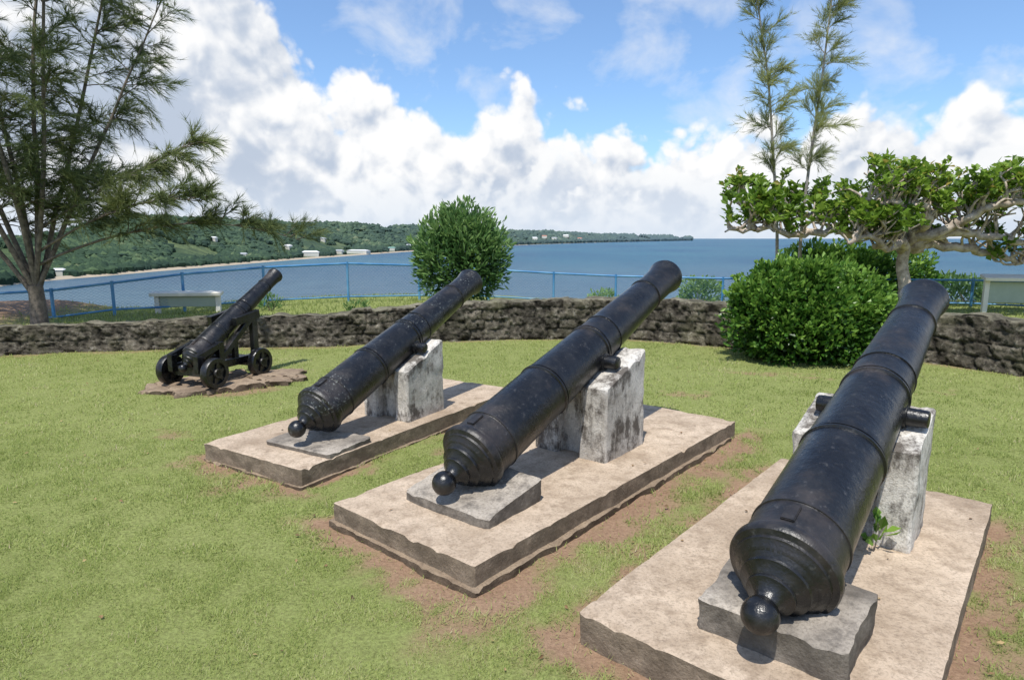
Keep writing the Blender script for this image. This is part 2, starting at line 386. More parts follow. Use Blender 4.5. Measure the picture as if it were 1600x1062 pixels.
def lathe(prof,n=72):
    P=np.array(prof,float);a=np.linspace(0,2*np.pi,n,endpoint=False)
    V=np.stack([P[:,1][:,None]*np.cos(a),P[:,0][:,None]+0*a,P[:,1][:,None]*np.sin(a)],-1).reshape(-1,3)
    m_=len(P);i=np.arange(m_-1)[:,None]*n;j=np.arange(n)[None];j2=(j+1)%n
    F=np.stack([i+j,i+n+j,i+n+j2,i+j2],-1).reshape(-1,4)
    return V,F
def ring(s,w,r,b):
    return [(s,b),(s+.003,r-.006),(s+w*.25,r),(s+w*.75,r),(s+w-.003,r-.006),(s+w,b)]
def cannon(name,g,trun=.56):
    L,k=g['L'],g['r']
    e=empty(name,g['k'],(R(g['e']),0,-R(g['h'])),label=g['lab'],cat='cannon',group='old cannons on the fort lawn')
    kr=.092*k;pr=[( -kr*math.cos(t_),kr*math.sin(t_)) for t_ in np.linspace(.02,2.45,18)]
    pr+=[(.088*k,.066*k),(.100*k,.070*k),(.115*k,.086*k),(.13*k,.106*k),(.136*k,.122*k),(.152*k,.124*k),(.160*k,.119*k),(.172*k,.135*k),(.188*k,.158*k),(.196*k,.176*k),(.212*k,.178*k),(.218*k,.172*k),(.235*k,.19*k),(.25*k,.21*k)]
    V,F=lathe(pr,48);add(mesh_np('cascabel',V,F,g['mat'],True,sharp=40),parent=e)
    s0=.235*k
    p=[(s0,.17*k),(s0+.003,.195*k),(s0+.015,.214*k),(s0+.032,.232*k),(s0+.036,.244*k),(s0+.05,.247*k)]
    b=s0+.055
    p+=[(b,.258*k),(b+.006,.276*k),(b+.018,.284*k),(b+.05,.285*k),(b+.06,.280*k),(b+.064,.267*k),(b+.085,.267*k),(b+.09,.261*k)]
    r1=lambda s:np.interp(s,[b,.32*L,.54*L,.94*L],[.261*k,.247*k,.219*k,.162*k])
    def sec(a_,c_,n=6):
        return [(s,float(r1(s))) for s in np.linspace(a_,c_,n)]
    p+=sec(b+.1,b+.22,3)+ring(b+.23,.022,r1(b+.23)+.008*k,r1(b+.24))
    p+=sec(b+.27,.33*L,5)+ring(.335*L,.026,r1(.335*L)+.011*k,r1(.34*L))+ring(.335*L+.032,.018,r1(.34*L)+.006*k,r1(.34*L))
    p+=sec(.36*L,.53*L,6)+ring(.54*L,.026,r1(.54*L)+.012*k,r1(.54*L))+ring(.54*L+.04,.018,r1(.54*L)+.007*k,r1(.55*L))
    p+=sec(.57*L,.60*L,3)+ring(.61*L,.018,r1(.61*L)+.008*k,r1(.61*L))
    p+=sec(.63*L,.84*L,6)+ring(.85*L,.02,r1(.85*L)+.011*k,r1(.85*L))+[(.86*L,float(r1(.86*L)))]
    m0=.90*L
    p+=[(m0,r1(m0)),(m0+.02*L,r1(m0)+.004*k),(.945*L,.172*k),(.965*L,.184*k),(.980*L,.195*k),(.984*L,.199*k),(.986*L,.192*k),(.992*L,.192*k),(.993*L,.186*k),(L,.181*k),(L+.004,.172*k),(L+.004,.09*k),(L-.01,.084*k),(L-.6,.082*k),(L-.62,.001)]
    V,F=lathe(p,80)
    nse=.008*fbm(V[:,0]*6,V[:,1]*6,V[:,2]*6,3,4);V[:,0]*=1+nse;V[:,2]*=1+nse
    add(mesh_np('barrel',V,F,g['mat'],True,sharp=35),parent=e)
    for sx in(-1,1):
        q=[(0,.08*k),(.225*k,.08*k),(.23*k,.064*k),(.335*k,.061*k),(.35*k,.058*k),(.355*k,.05*k),(.355*k,.001)]
        V,F=lathe(q,32);V=V[:,[1,0,2]]*np.array([sx,1,1])+np.array([0,trun*L-.13,-.075*k])
        if sx>0:F=F[:,::-1]
        add(mesh_np('trunnion',V,F,g['mat'],True,sharp=40),parent=e)
    bm=bmesh.new();bmesh.ops.create_cube(bm,size=1)
    for v in bm.verts:v.co=Vector((v.co.x*.07*k,b+.15+v.co.y*.11,r1(b+.15)+.0+v.co.z*.022))
    bmesh.ops.bevel(bm,geom=bm.edges[:],offset=.004,segments=2,affect='EDGES')
    add(from_bm('vent_patch',bm,g['mat']),parent=e)
    return e
for i,g in enumerate(guns):
    cannon('cannon',g)
    h=g['h'];kx,ky,kz=g['k']
    k=g['r']*1.1;te=math.tan(R(g['e']))
    Lp=g['L']*math.cos(R(g['e']))
    ft=.56*Lp-.13-.22+(-.04,0,.02)[i];bt=ft+(.58,.64,.5)[i]
    cz=lambda y,k=k,te=te,kz=kz:kz+te*y-.135*k
    e=empty('gun_support',(kx,ky,0),(0,0,-R(h)),label='stained whitewashed masonry support with two cheeks under a cannon',cat='gun support',group='masonry gun supports')
    xo=(.33,.37,.315)[i];xl=(.33,.37,.40)[i]
    for sx in(-1,1):
        xa,xb=(.12*k,xo*k) if sx>0 else (-xl*k,-.12*k)
        c=rough_box('cheek',((xa,xb),(ft,bt)),PT-.01,lambda x,y:cz(y)-.015,M_white,.04,.011,None,None,(0,0,0),0,20+i*3+sx,None,.015,.7)
        c.parent=e
    c=rough_box('cross_block',((-.14*k,.14*k),(ft+.1,bt-.05)),PT-.01,lambda x,y:kz+te*y-.27*k,M_white,.06,.01,None,None,(0,0,0),0,40+i)
    c.parent=e
    T0=[(.03,.045,.38,.50,-.03),(.06,.16,.38,.58,-.02),(.14,.20,.31,.48,.09)][i]
    rough_box('breech_block',((-T0[2],T0[2]),(T0[4],T0[4]+T0[3])),PT-.01,lambda x,y,T0=T0:PT+T0[0]+(T0[1]-T0[0])*max(0,min(1,(y-T0[4])/T0[3])),M_slab,.03,(.010,.013,.016)[i],'chipped grey concrete block wedged under the breech of a cannon','concrete block',(kx,ky,0),h,60+i,'breech blocks',.02,.6)

# ------------------------------------------------------------ carriage gun
g4=dict(k=(-4.08,7.78,.31),h=21.,e=31.5,L=2.05,r=.56,mat=M_iron3,lab='small black cannon mounted on a wheeled iron carriage')
cannon('cannon',g4,.6)
ce=empty('gun_carriage',(-3.90,8.33,.05),(0,0,-R(20)),label='black iron garrison carriage with four small wheels on rubble stones',cat='gun carriage')
def beam(bm,p,q,w,t_):
    p,q=Vector(p),Vector(q);d=(q-p);L=d.length;d.normalize();u=Vector((1,0,0));v=d.cross(u).normalized()
    vs=[bm.verts.new(c+u*a*t_/2+v*b*w/2) for c in(p,q) for a,b in((-1,-1),(1,-1),(1,1),(-1,1))]
    for f in((0,1,2,3),(7,6,5,4),(0,4,5,1),(1,5,6,2),(2,6,7,3),(3,7,4,0)):bm.faces.new([vs[i] for i in f])
for sx in(-1,1):
    bm=bmesh.new();x=.21*sx
    for p,q,w,t_ in(((-.56,.24),(.52,.24),.10,.07),((.46,.2),(.46,.84),.095,.072),((-.22,.26),(.44,.80),.08,.066),((-.56,.38),(-.16,.50),.08,.064),((-.52,.2),(-.52,.41),.09,.074),((-.16,.22),(-.16,.54),.085,.076),((.10,.24),(.10,.52),.07,.062),((.12,.76),(.56,.83),.11,.078)):
        beam(bm,(x,*p),(x,*q),w,t_)
    bmesh.ops.bevel(bm,geom=bm.edges[:],offset=.006,segments=1,affect='EDGES')
    add(from_bm('cheek',bm,M_iron3),parent=ce)
for y in(-.42,.38):
    bm=bmesh.new();bmesh.ops.create_cone(bm,cap_ends=True,segments=16,radius1=.04,radius2=.04,depth=.86,matrix=Matrix.Translation((0,y,.19))@Matrix.Rotation(R(90),4,'Y'))
    bmesh.ops.create_cube(bm,size=1,matrix=Matrix.Translation((0,y,.2))@Matrix.Diagonal((.5,.13,.12,1)))
    add(from_bm('axle',bm,M_iron3),parent=ce)
    for sx in(-1,1):
        Vs=[];Fs=[];n0=0
        rimp=[(-.05,.135),(-.05,.185),(-.04,.192),(.04,.192),(.05,.185),(.05,.135),(-.05,.135)]
        hub=[(-.07,.001),(-.07,.055),(-.06,.06),(.06,.06),(.07,.055),(.07,.001)]
        plate=[(-.018,.05),(-.018,.14),(.018,.14),(.018,.05)]
        for pr in(rimp,hub,plate):
            V,F=lathe(pr,36);Vs.append(V);Fs.append(F+n0);n0+=len(V)
        for q in range(6):
            a=q*math.pi/3+.3;c_,s_=math.cos(a),math.sin(a);bx=[]
            for yy in(-.035,.035):
                for rr in(.05,.14):
                    for ww in(-.02,.02):bx.append((c_*rr-s_*ww,yy,s_*rr+c_*ww))
            Vs.append(np.array(bx));Fs.append(np.array([(0,1,3,2),(4,6,7,5),(0,4,5,1),(2,3,7,6),(1,5,7,3),(0,2,6,4)])+n0);n0+=8
        V=np.vstack(Vs)[:,[1,0,2]]+np.array([.36*sx,y,.19])
        add(mesh_np('wheel',V,np.vstack(Fs),M_iron3,True,sharp=35),parent=ce)
for i in range(12):
    a=rng.uniform(0,6.28);r_=math.sqrt(rng.random());x=-3.72+.95*r_*math.cos(a);y=8.08+.38*r_*math.sin(a)+.35*(x+3.8)
    w,l=rng.uniform(.18,.4),rng.uniform(.16,.3)
    if i==0:x,y,w,l=-3.95,8.2,.8,.8
    if i==1:x,y,w,l=-3.3,8.72,.55,.4
    rough_box('paving_stone',((-w/2*1.3,w/2*1.3),(-l/2*1.3,l/2*1.3)),-.04,lambda x,y,i=i:.035+.035*h3(i,3,0,1)+(.012 if i<1 else 0),M_rubble,.04,.05,'rough brown stone slab bedded in soil below a carriage','stone slab',(x,y,0),rng.uniform(-20,60),100+i,'rough stone slabs',.02)

# ------------------------------------------------------------ fence
fe=empty('fence',(0,0,0),label='blue tubular steel fence with chain-link mesh along the headland edge',cat='fence')
def tube(pts,rad,n=8):
    pts=np.array(pts,float);k=len(pts);rad=np.broadcast_to(np.asarray(rad,float),(k,))
    tg=np.gradient(pts,axis=0);tg/=np.linalg.norm(tg,axis=1)[:,None]+1e-9
    up=np.where(np.abs(tg[:,2:3])>.9,np.array([[1.,0,0]]),np.array([[0,0,1.]]))
    up[:]=up[0]
    a=np.cross(tg,up);a/=np.linalg.norm(a,axis=1)[:,None]+1e-9;b=np.cross(tg,a)
    th=np.linspace(0,2*np.pi,n,endpoint=False)
    V=pts[:,None]+rad[:,None,None]*(a[:,None]*np.cos(th)[None,:,None]+b[:,None]*np.sin(th)[None,:,None])
    i=np.arange(k-1)[:,None]*n;j=np.arange(n)[None];j2=(j+1)%n
    return V.reshape(-1,3),np.stack([i+j,i+j2,i+n+j2,i+n+j],-1).reshape(-1,4)
def join(parts):
    Vs=[];Fs=[];n=0
    for V,F in parts:Vs.append(V);Fs.append(F+n);n+=len(V)
    return np.vstack(Vs),np.vstack(Fs)
FP=np.array([(a[0],a[1],a[2],a[3]) for a in fpts],float)
top=FP[:,[0,1,3]];gz=gh(FP[:,0],FP[:,1])
V,F=tube(top,.024);add(mesh_np('top_rail',V,F,M_blue,True),parent=fe)
bot=top.copy();bot[:,2]=np.minimum(gz+.12,top[:,2]-.5);V,F=tube(bot,.018);add(mesh_np('bottom_rail',V,F,M_blue,True),parent=fe)
for a in fpts[1:]:
    z0=float(gh(a[0],a[1]))-.1;V,F=tube([(a[0],a[1],z0),(a[0],a[1],a[3]+.04)],.030);add(mesh_np('post',V,F,M_blue,True),parent=fe)
fs=np.r_[0,np.cumsum(np.hypot(*np.diff(top[:,:2],axis=0).T))]
def fpt(s,f):
    x=np.interp(s,fs,top[:,0]);y=np.interp(s,fs,top[:,1]);zt=np.interp(s,fs,top[:,2]);zb=np.interp(s,fs,bot[:,2])
    return np.stack([x,y,zb+(zt-zb)*f],-1)
pitch=.09;Hn=.85;s_=np.arange(0,fs[-1]-Hn,pitch);Vs=[]
for sg in(1,-1):
    a0=s_ if sg>0 else s_+Hn;q=np.linspace(0,1,6)
    for i in range(5):
        w=.0026
        p0=fpt(a0+sg*Hn*q[i]-w,q[i]);p1=fpt(a0+sg*Hn*q[i]+w,q[i]);p2=fpt(a0+sg*Hn*q[i+1]+w,q[i+1]);p3=fpt(a0+sg*Hn*q[i+1]-w,q[i+1])
        Vs.append(np.stack([p0,p1,p2,p3],1).reshape(-1,3))
V=np.vstack(Vs);add(mesh_np('wire_mesh',V,np.arange(len(V)).reshape(-1,4),M_wire),parent=fe)

# ------------------------------------------------------------ information boards
def board(loc,rot,w,hh,lab,tl=8,dp=.2):
    e=empty('information_board',loc,(0,0,R(rot)),label=lab,cat='information board',group='information boards beside the wall')
    def bx(name,c,s,mat,rx=0):
        bm=bmesh.new();bmesh.ops.create_cube(bm,size=1,matrix=Matrix.Translation(c)@Matrix.Rotation(R(rx),4,'X')@Matrix.Diagonal((*s,1)))
        bmesh.ops.bevel(bm,geom=bm.edges[:],offset=.008,segments=1,affect='EDGES');add(from_bm(name,bm,mat),parent=e)
    bx('post',(-w/2,0,hh/2-.05),(.09,.09,hh+.1),M_cream);bx('post',(w/2,0,hh/2-.05),(.09,.09,hh+.1),M_cream)
    bx('top_board',(0,-.04,hh+.02),(w+.2,dp,.07),M_cream,tl)
    bx('panel',(0,.0,hh*.6),(w-.1,.03,hh*.6),M_panel)
board((-6.55,12.9,.42),8,1.16,.36,'low cream-painted information board on grass near the fence')
board((10.2,12.8,.40),-14,1.25,.70,'cream-framed information board with faded green panel',14,.28)

# ------------------------------------------------------------ foliage
def leaves(C,Dr,L,W,cup=.25,up=None):
    n=len(C);Dr=Dr/(np.linalg.norm(Dr,axis=1)[:,None]+1e-9)
    q=rng.normal(size=(n,3)) if up is None else up+rng.normal(size=(n,3))*.4
    s=np.cross(Dr,q);s/=np.linalg.norm(s,axis=1)[:,None]+1e-9;nr=np.cross(s,Dr)
    L=np.broadcast_to(L,(n,))[:,None];W=np.broadcast_to(W,(n,))[:,None]
    V=np.stack([C,C+Dr*L*.6+s*W*.5+nr*W*cup,C+Dr*L,C+Dr*L*.6-s*W*.5+nr*W*cup],1)
    return V.reshape(-1,3)
n=200;yy=np.sqrt(rng.uniform(1.5**2,10**2,n));xx=rng.uniform(-1,1,n)*yy*.9;k=yy<wall_y(xx)-.1;xx,yy=xx[k],yy[k];n=len(xx)
zz=gh(xx,yy)+.012
for pd in pads:zz=np.where(pad_dist(xx,yy,pd)<-.02,PT+.006,zz)
a=rng.uniform(0,6.28,n);V=leaves(np.stack([xx,yy,zz],-1),np.stack([np.cos(a),np.sin(a),rng.uniform(0,.25,n)],-1),rng.uniform(.02,.045,n),rng.uniform(.012,.024,n),.15,np.tile([0,0,1.],(n,1)))
add(mesh_np('fallen_leaves',V,np.arange(4*n).reshape(-1,4),M_dead,False,np.repeat(rng.random(n),4)),'small dry brown leaves scattered over lawn and platforms','leaves',kind='stuff')
def shrub(name,ells,n,ll,lw,mat,lab,cat,base,upw=.5,lump=.18,tb=0.,shoots=0):
    e=empty(name,base,label=lab,cat=cat)
    Vs=[];Ts=[];tot=sum(r[3]*r[4]+r[4]*r[5] for r in ells)
    for ei,(cx,cy,cz,rx,ry,rz) in enumerate(ells):
        k=int(n*(rx*ry+ry*rz)/tot)
        d=rng.normal(size=(k,3));d/=np.linalg.norm(d,axis=1)[:,None];
        lm=fbm(d[:,0]*3.2+ei*3,d[:,1]*3.2,d[:,2]*3.2,3,ei+int(cx*7)%90)+.35*fbm(d[:,0]*9+ei*3,d[:,1]*9,d[:,2]*9,2,ei+5)
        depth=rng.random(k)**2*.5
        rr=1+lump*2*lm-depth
        P=np.array([cx,cy,cz])+d*rr[:,None]*np.array([rx,ry,rz])
        ok=P[:,2]>gh(P[:,0],P[:,1])+.02
        P,d,lm,depth=P[ok],d[ok],lm[ok],depth[ok];k=len(P)
        dr=d+np.array([0,0,upw])+rng.normal(size=(k,3))*.55
        Vs.append(leaves(P,dr,ll*rng.uniform(.6,1.25,k),lw*rng.uniform(.7,1.2,k)))
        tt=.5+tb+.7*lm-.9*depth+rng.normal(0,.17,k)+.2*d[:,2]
        Ts.append(np.repeat(np.clip(tt,0,1),4))
        for q in range(int(shoots*rx*rz*10)):
            dd=rng.normal(size=3);dd[2]=abs(dd[2]);dd[1]-=.3;dd/=np.linalg.norm(dd)
            b0=np.array([cx,cy,cz])+dd*np.array([rx,ry,rz])*.95
            kk=12;f=rng.random(kk);dl=dd+np.array([0,0,.6]);dl/=np.linalg.norm(dl)
            Pp=b0+dl*(f*rng.uniform(.12,.28))[:,None]
            Vs.append(leaves(Pp,dl+rng.normal(size=(kk,3))*.6,ll*rng.uniform(.6,1.1,kk),lw*rng.uniform(.7,1.1,kk)));Ts.append(np.repeat(np.clip(.78+tb+rng.normal(0,.12,kk),0,1),4))
    V=np.vstack(Vs)-np.array(base);T=np.concatenate(Ts)
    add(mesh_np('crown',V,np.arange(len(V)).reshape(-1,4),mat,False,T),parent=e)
    pr=[]
    for i in range(9):
        el=ells[i%len(ells)];b=np.array([base[0]+rng.uniform(-.15,.15)*el[3],base[1]+rng.uniform(-.1,.1)*el[3],base[2]-.05])
        q=np.array(el[:3])+rng.uniform(-.5,.5,3)*np.array(el[3:])
        pts=[b,b*.6+q*.4+rng.uniform(-.05,.05,3)*el[3],q];pr.append(tube(np.array(pts)-np.array(base),np.array([.035,.025,.012])*min(1,el[3]),6))
    V,F=join(pr);add(mesh_np('trunk',V,F,M_bark,True),parent=e)
    return e
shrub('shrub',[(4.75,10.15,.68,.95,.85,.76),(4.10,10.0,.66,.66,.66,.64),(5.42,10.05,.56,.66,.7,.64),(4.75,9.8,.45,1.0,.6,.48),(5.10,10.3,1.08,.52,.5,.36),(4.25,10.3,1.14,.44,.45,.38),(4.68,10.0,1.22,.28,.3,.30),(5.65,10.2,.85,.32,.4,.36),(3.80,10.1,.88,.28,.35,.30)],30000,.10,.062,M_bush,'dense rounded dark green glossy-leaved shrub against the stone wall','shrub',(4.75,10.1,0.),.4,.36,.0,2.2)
shrub('oleander_bush',[(-1.12,14.2,1.4,.86,.8,.92),(-1.0,14.2,1.95,.56,.55,.62),(-1.6,14.1,1.5,.48,.5,.72),(-.6,14.1,1.5,.48,.5,.72),(-1.35,14.2,2.08,.32,.3,.42)],7500,.18,.055,M_ole,'upright bushy oleander with long narrow leaves behind the wall','bush',(-1.1,14.2,.38),.7,.3,.03,1.)
shrub('shrub',[(8.0,15.2,1.0,1.3,.9,.7),(9.0,15.6,.95,1.2,.8,.65),(7.2,15.4,1.1,.8,.8,.65)],8000,.15,.08,M_bush,'dark green shrub growing beneath a spreading tree','shrub',(8.,15.2,.2),.5,.25)
shrub('shrub',[(10.9,15.6,.4,1.2,.9,.6),(12.3,14.8,.4,1.2,.9,.6)],5000,.16,.06,M_ole,'loose green shrub beyond the fence','shrub',(11.2,15.3,-.1),.5,.25,tb=.12)
shrub('shrub',[(5.0,17.0,.42,.5,.5,.42)],1200,.13,.06,M_ole,'low bright green shrub beyond the fence','shrub',(5.,17.,-.3),.7,.3,tb=.35)
shrub('shrub',[(2.5,17.6,.05,.5,.5,.38)],800,.14,.05,M_ole,'low yellow-green shrub beyond the fence','shrub',(2.5,17.6,-.6),.7,.3,tb=.4)
for k_,(x,y) in enumerate(((-5.0,13.2),(-.2,12.75),(.4,12.8),(-3.0,12.3))):
    z=float(gh(x,y));shrub('weed_plant',[(x,y,z+.14,.2,.15,.17)],140,.12,.03,M_ole,'small leafy weed on grass behind the wall','weed',(x,y,z),1.2,tb=.25)
x,y=2.05,3.40
shrub('weed_plant',[(x,y,.25,.04,.05,.11)],18,.09,.045,M_bush,'bright green broad-leaved weed sprouting beside a gun support','weed',(x,y,.15),1.2,tb=.35)

def branch(p,d,L,r0,r1,n=9,wander=.12,bend=(0,0,0)):
    p=np.array(p,float);d=np.array(d,float);d/=np.linalg.norm(d);pts=[p.copy()];st=L/n;bend=np.array(bend,float)
    for i in range(n):
        d=d+rng.normal(size=3)*wander+bend/n;d/=np.linalg.norm(d);p=p+d*st;pts.append(p.copy())
    return np.array(pts),np.linspace(r0,r1,n+1)
def plume(P,d,L,nn,Cs,Ds,droop=.35):
    k=nn;f=rng.random(k)
    d=d/np.linalg.norm(d)
    C=P+d*L*f[:,None]+np.array([0,0,-droop*L])*(f**2)[:,None]
    dr=d+np.array([0,0,-droop*1.3])*f[:,None]+rng.normal(size=(k,3))*.32
    Cs.append(C);Ds.append(dr)
def cas_tree(name,base,stems,lab,side_n,side_L,fol0,needle=(.2,.012),nn=26,wind=(0,0,0),tw=3,tb=0.,bm_=M_bark,droop=.35,jmin=2):
    e=empty(name,base,label=lab,cat='tree');b=np.array(base,float);tubes=[];Cs=[];Ds=[]
    for stm in stems:
        pts,rad=stm[0],stm[1];sl=stm[2] if len(stm)>2 else 1.
        tubes.append(tube(pts-b,rad,8));L=len(pts)
        for i in range(L-1):
            zf=pts[i][2]-b[2]
            if (zf<fol0 and sl==1.) or (sl<1 and i<3):continue
            for s in range(side_n):
                a=rng.uniform(0,6.283);el=rng.uniform(.0,.75)
                d=np.array([math.cos(a)*math.cos(el),math.sin(a)*math.cos(el),math.sin(el)])+np.array(wind)
                if sl<1:d=d*.6+np.array([.7,0,.1])
                f=rng.random();p0=pts[i]*(1-f)+pts[i+1]*f
                tapr=1-.5*i/L
                q,qr=branch(p0,d,side_L*sl*tapr*rng.uniform(.5,1.25),.011,.003,7,.13,(0,0,-.2))
                tubes.append(tube(q-b,qr,5))
                for j in range(jmin,len(q)):
                    for t_ in range(tw if sl==1. else 2):
                        dd=(q[j]-q[j-1]);dd=dd/np.linalg.norm(dd)+rng.normal(size=3)*.45+np.array(wind)*.6
                        plume(q[j],dd,rng.uniform(.2,.42)*(.6+.4*sl),nn,Cs,Ds,droop)
    C=np.vstack(Cs)-b;Dr=np.vstack(Ds);n=len(C)
    L=needle[0]*rng.uniform(.6,1.3,n);s=np.cross(Dr,rng.normal(size=(n,3)));s/=np.linalg.norm(s,axis=1)[:,None];Dr/=np.linalg.norm(Dr,axis=1)[:,None]
    w=needle[1]/2
    V=np.stack([C-s*w,C+s*w,C+Dr*L[:,None]],1).reshape(-1,3)
    tt=np.clip(.42+tb+.5*fbm(C[:,0]*1.6,C[:,1]*1.6,C[:,2]*1.6,3,8)+rng.normal(0,.14,n),0,1)
    add(mesh_np('crown',V,np.arange(3*n).reshape(-1,3),M_cas,False,np.repeat(tt,3)),parent=e)
    V,F=join(tubes);add(mesh_np('trunk',V,F,bm_,True),parent=e)
    return e
B0=np.array([-8.15,10.95,.35])
st=[]
p,r=branch(B0,(.02,0,1),.75,.14,.11,5,.04);st.append((p,r));fork=p[-1]
for i,(dx,dy,L) in enumerate(((-.55,.1,6.5),(-.3,-.25,7.2),(-.12,.2,7.6),(.02,-.2,7.6),(.12,.1,7.8),(.24,.22,7.4),(.38,-.15,6.8),(.52,.1,5.6),(-.75,-.1,5.2))):
    q,qr=branch(fork-np.array([0,0,.12*(i%3)]),(dx*.75,dy,1),L,.045,.009,14,.035,(dx*.1,0,.2));st.append((q,qr))
for dz,dx,dy,L,bz in((.55,1.5,.0,3.6,-.75),(.75,1.2,-.3,2.7,-.5),(1.1,1.2,.2,2.6,-.4)):
    q,qr=branch(fork+np.array([.1,0,dz-.2]),(dx,dy,.85),L*1.25,.026,.006,12,.04,(.2,0,bz));st.append((q,qr,.55))
cas_tree('casuarina_tree',tuple(B0),st,'tall multi-stemmed casuarina with drooping feathery dark foliage behind the wall',3,1.05,1.5,(.17,.0095),22,(.12,0,.10),3,.02,M_bark,.32,2)
def slender(base,pts,lab):
    P=catmull(pts,5);rad=np.linspace(.042,.008,len(P))
    cas_tree('casuarina_tree',base,[(P,rad)],lab,3,.55,2.8,(.14,.0075),22,(.34,0,.36),3,.40,M_bark3,.1)
slender((5.75,13.9,.3),[(5.75,13.9,.2),(5.68,13.9,2.0),(5.47,13.9,3.8),(5.28,13.9,5.2),(4.96,13.9,6.8),(4.8,13.9,8.3)],'slender young casuarina with sparse wispy light foliage')
slender((6.2,13.8,.3),[(6.2,13.8,.2),(6.15,13.8,2.0),(6.25,13.8,3.8),(6.36,13.8,5.2),(6.45,13.8,6.8),(6.65,13.8,8.4)],'slender casuarina leaning beside its twin with wispy foliage')

ab=np.array([7.95,13.0,.35]);e=empty('almond_tree',tuple(ab),label='low spreading sea almond tree with gnarled pale branches',cat='tree')
tubes=[];Cs=[];Ds=[];Us=[]
tr=catmull([tuple(ab),(7.98,13.0,.9),(7.9,13.05,1.4),(7.95,13.0,1.85)],4);tubes.append(tube(tr-ab,np.linspace(.13,.1,len(tr)),10))
limbs=[[(7.95,13,1.8),(7.4,12.8,2.0),(6.8,12.7,1.95),(6.1,12.6,2.05),(5.3,12.6,2.0),(4.7,12.5,2.1),(4.25,12.5,2.05)],
[(7.9,13,1.8),(7.5,13.5,2.15),(6.9,13.8,2.3),(6.2,14.0,2.4),(5.4,14.0,2.55),(4.8,14.1,2.65)],
[(7.95,13,1.8),(8.0,12.6,2.2),(7.8,12.4,2.4),(7.2,12.3,2.55),(6.6,12.2,2.65)],
[(7.95,13,1.8),(8.3,13.2,2.2),(8.6,13.3,2.4),(9.2,13.4,2.5),(9.9,13.4,2.65),(10.5,13.5,2.7)],
[(7.95,13,1.75),(8.4,12.7,1.95),(9.0,12.5,2.0),(9.7,12.4,1.85),(10.4,12.3,2.05),(11.2,12.2,2.0)],
[(7.95,13,1.8),(8.1,13.3,2.3),(8.0,13.5,2.65),(8.2,13.6,2.9)],
[(7.95,13,1.8),(8.5,12.5,2.2),(8.9,12.2,2.45),(9.6,12.0,2.55),(10.3,11.8,2.75)],
[(7.9,13,1.7),(7.5,12.5,1.8),(7.0,12.2,1.75),(6.6,12.0,1.9),(6.2,11.9,1.85)],
[(8.0,13,1.7),(8.6,13.0,1.75),(9.3,12.8,1.6),(10.0,12.7,1.4),(10.6,12.6,1.45),(11.3,12.5,1.3)]]
for li,lm in enumerate(limbs):
    P=catmull(lm,6);P+=.15*np.stack([fbm(np.arange(len(P))*.7,li+0*P[:,0],0,2,q) for q in(1,2,3)],-1);rad=np.linspace(.088,.032,len(P))
    rad=rad*(1+.3*rng.random(len(P)));tubes.append(tube(P-ab,rad,8))
    for i in range(6,len(P)):
        for s in range(2 if i%2 else 1):
            d=np.array([rng.normal()*.75,rng.normal()*.75,rng.uniform(.35,1.4)])
            if li==8:d[2]-=.3
            q,qr=branch(P[i],d,rng.uniform(.35,.75),.030,.016,5,.34,(0,0,.5));tubes.append(tube(q-ab,qr,6))
            tips=[q[-1]]
            for s2 in range(2):
                q2,r2=branch(q[-2-s2],d+rng.normal(size=3)*.8,rng.uniform(.15,.35),.020,.012,4,.3,(0,0,.6));tubes.append(tube(q2-ab,r2,5));tips.append(q2[-1])
            for tp in tips:
                if rng.random()<.12 or (tp[2]<P[i][2]+.1 and rng.random()<.85):continue
                if tp[0]>8.2 and tp[2]<2.6 and rng.random()<.6:continue
                k=rng.integers(11,18);a=rng.uniform(0,6.28,k);dr=np.stack([np.cos(a),np.sin(a),rng.uniform(-.1,1.5,k)],-1)
                Cs.append(np.repeat(tp[None],k,0)+rng.normal(size=(k,3))*.045);Ds.append(dr);Us.append(np.tile([0,0,1.],(k,1)))
C=np.vstack(Cs)-ab;Dr=np.vstack(Ds);U=np.vstack(Us);n=len(C)
V=leaves(C,Dr,.175*rng.uniform(.6,1.2,n),.11*rng.uniform(.7,1.2,n),.15,U)
tt=np.clip(.47+.45*fbm(C[:,0]*2,C[:,1]*2,C[:,2]*2,3,6)+.2*(C[:,2]-1.9)+rng.normal(0,.17,n),0,1)
add(mesh_np('crown',V,np.arange(len(V)).reshape(-1,4),M_alm,False,np.repeat(tt,4)),parent=e)
V,F=join(tubes);add(mesh_np('trunk',V,F,M_bark2,True),parent=e)

# ------------------------------------------------------------ sea and coast
SL=-45.
bm=bmesh.new()
vs=[bm.verts.new(p) for p in((-60000,-20000,SL),(60000,-20000,SL),(60000,60000,SL),(-60000,60000,SL))];bm.faces.new(vs)
add(from_bm('sea',bm,M_sea),'calm blue-green sea with wind ripples','sea',kind='structure')
coast=[(-640,250),(-560,400),(-506,560),(-506,633),(-518,721),(-512,851),(-507,1062),(-475,1450),(-362,2287),(-40,4015),(595,6020),(1736,8800),(3360,12150)]
r1s=[900,950,1050,1200,1350,1700,2200,2800,4000,5600,7600,10200,12800]
zr=[-16,-16,-14,-8,4,26,48,58,60,50,24,14,-22]
CP=catmull([(a[0],a[1],b,c) for a,b,c in zip(coast,r1s,zr)],30)
azc=np.arctan2(CP[:,0],CP[:,1]);r0=np.hypot(CP[:,0],CP[:,1])
def coast_at(u):
    i=u*(len(CP)-1);ii=np.arange(len(CP))
    return [np.interp(i,ii,v) for v in(CP[:,0],CP[:,1],CP[:,2],CP[:,3],azc,r0)]
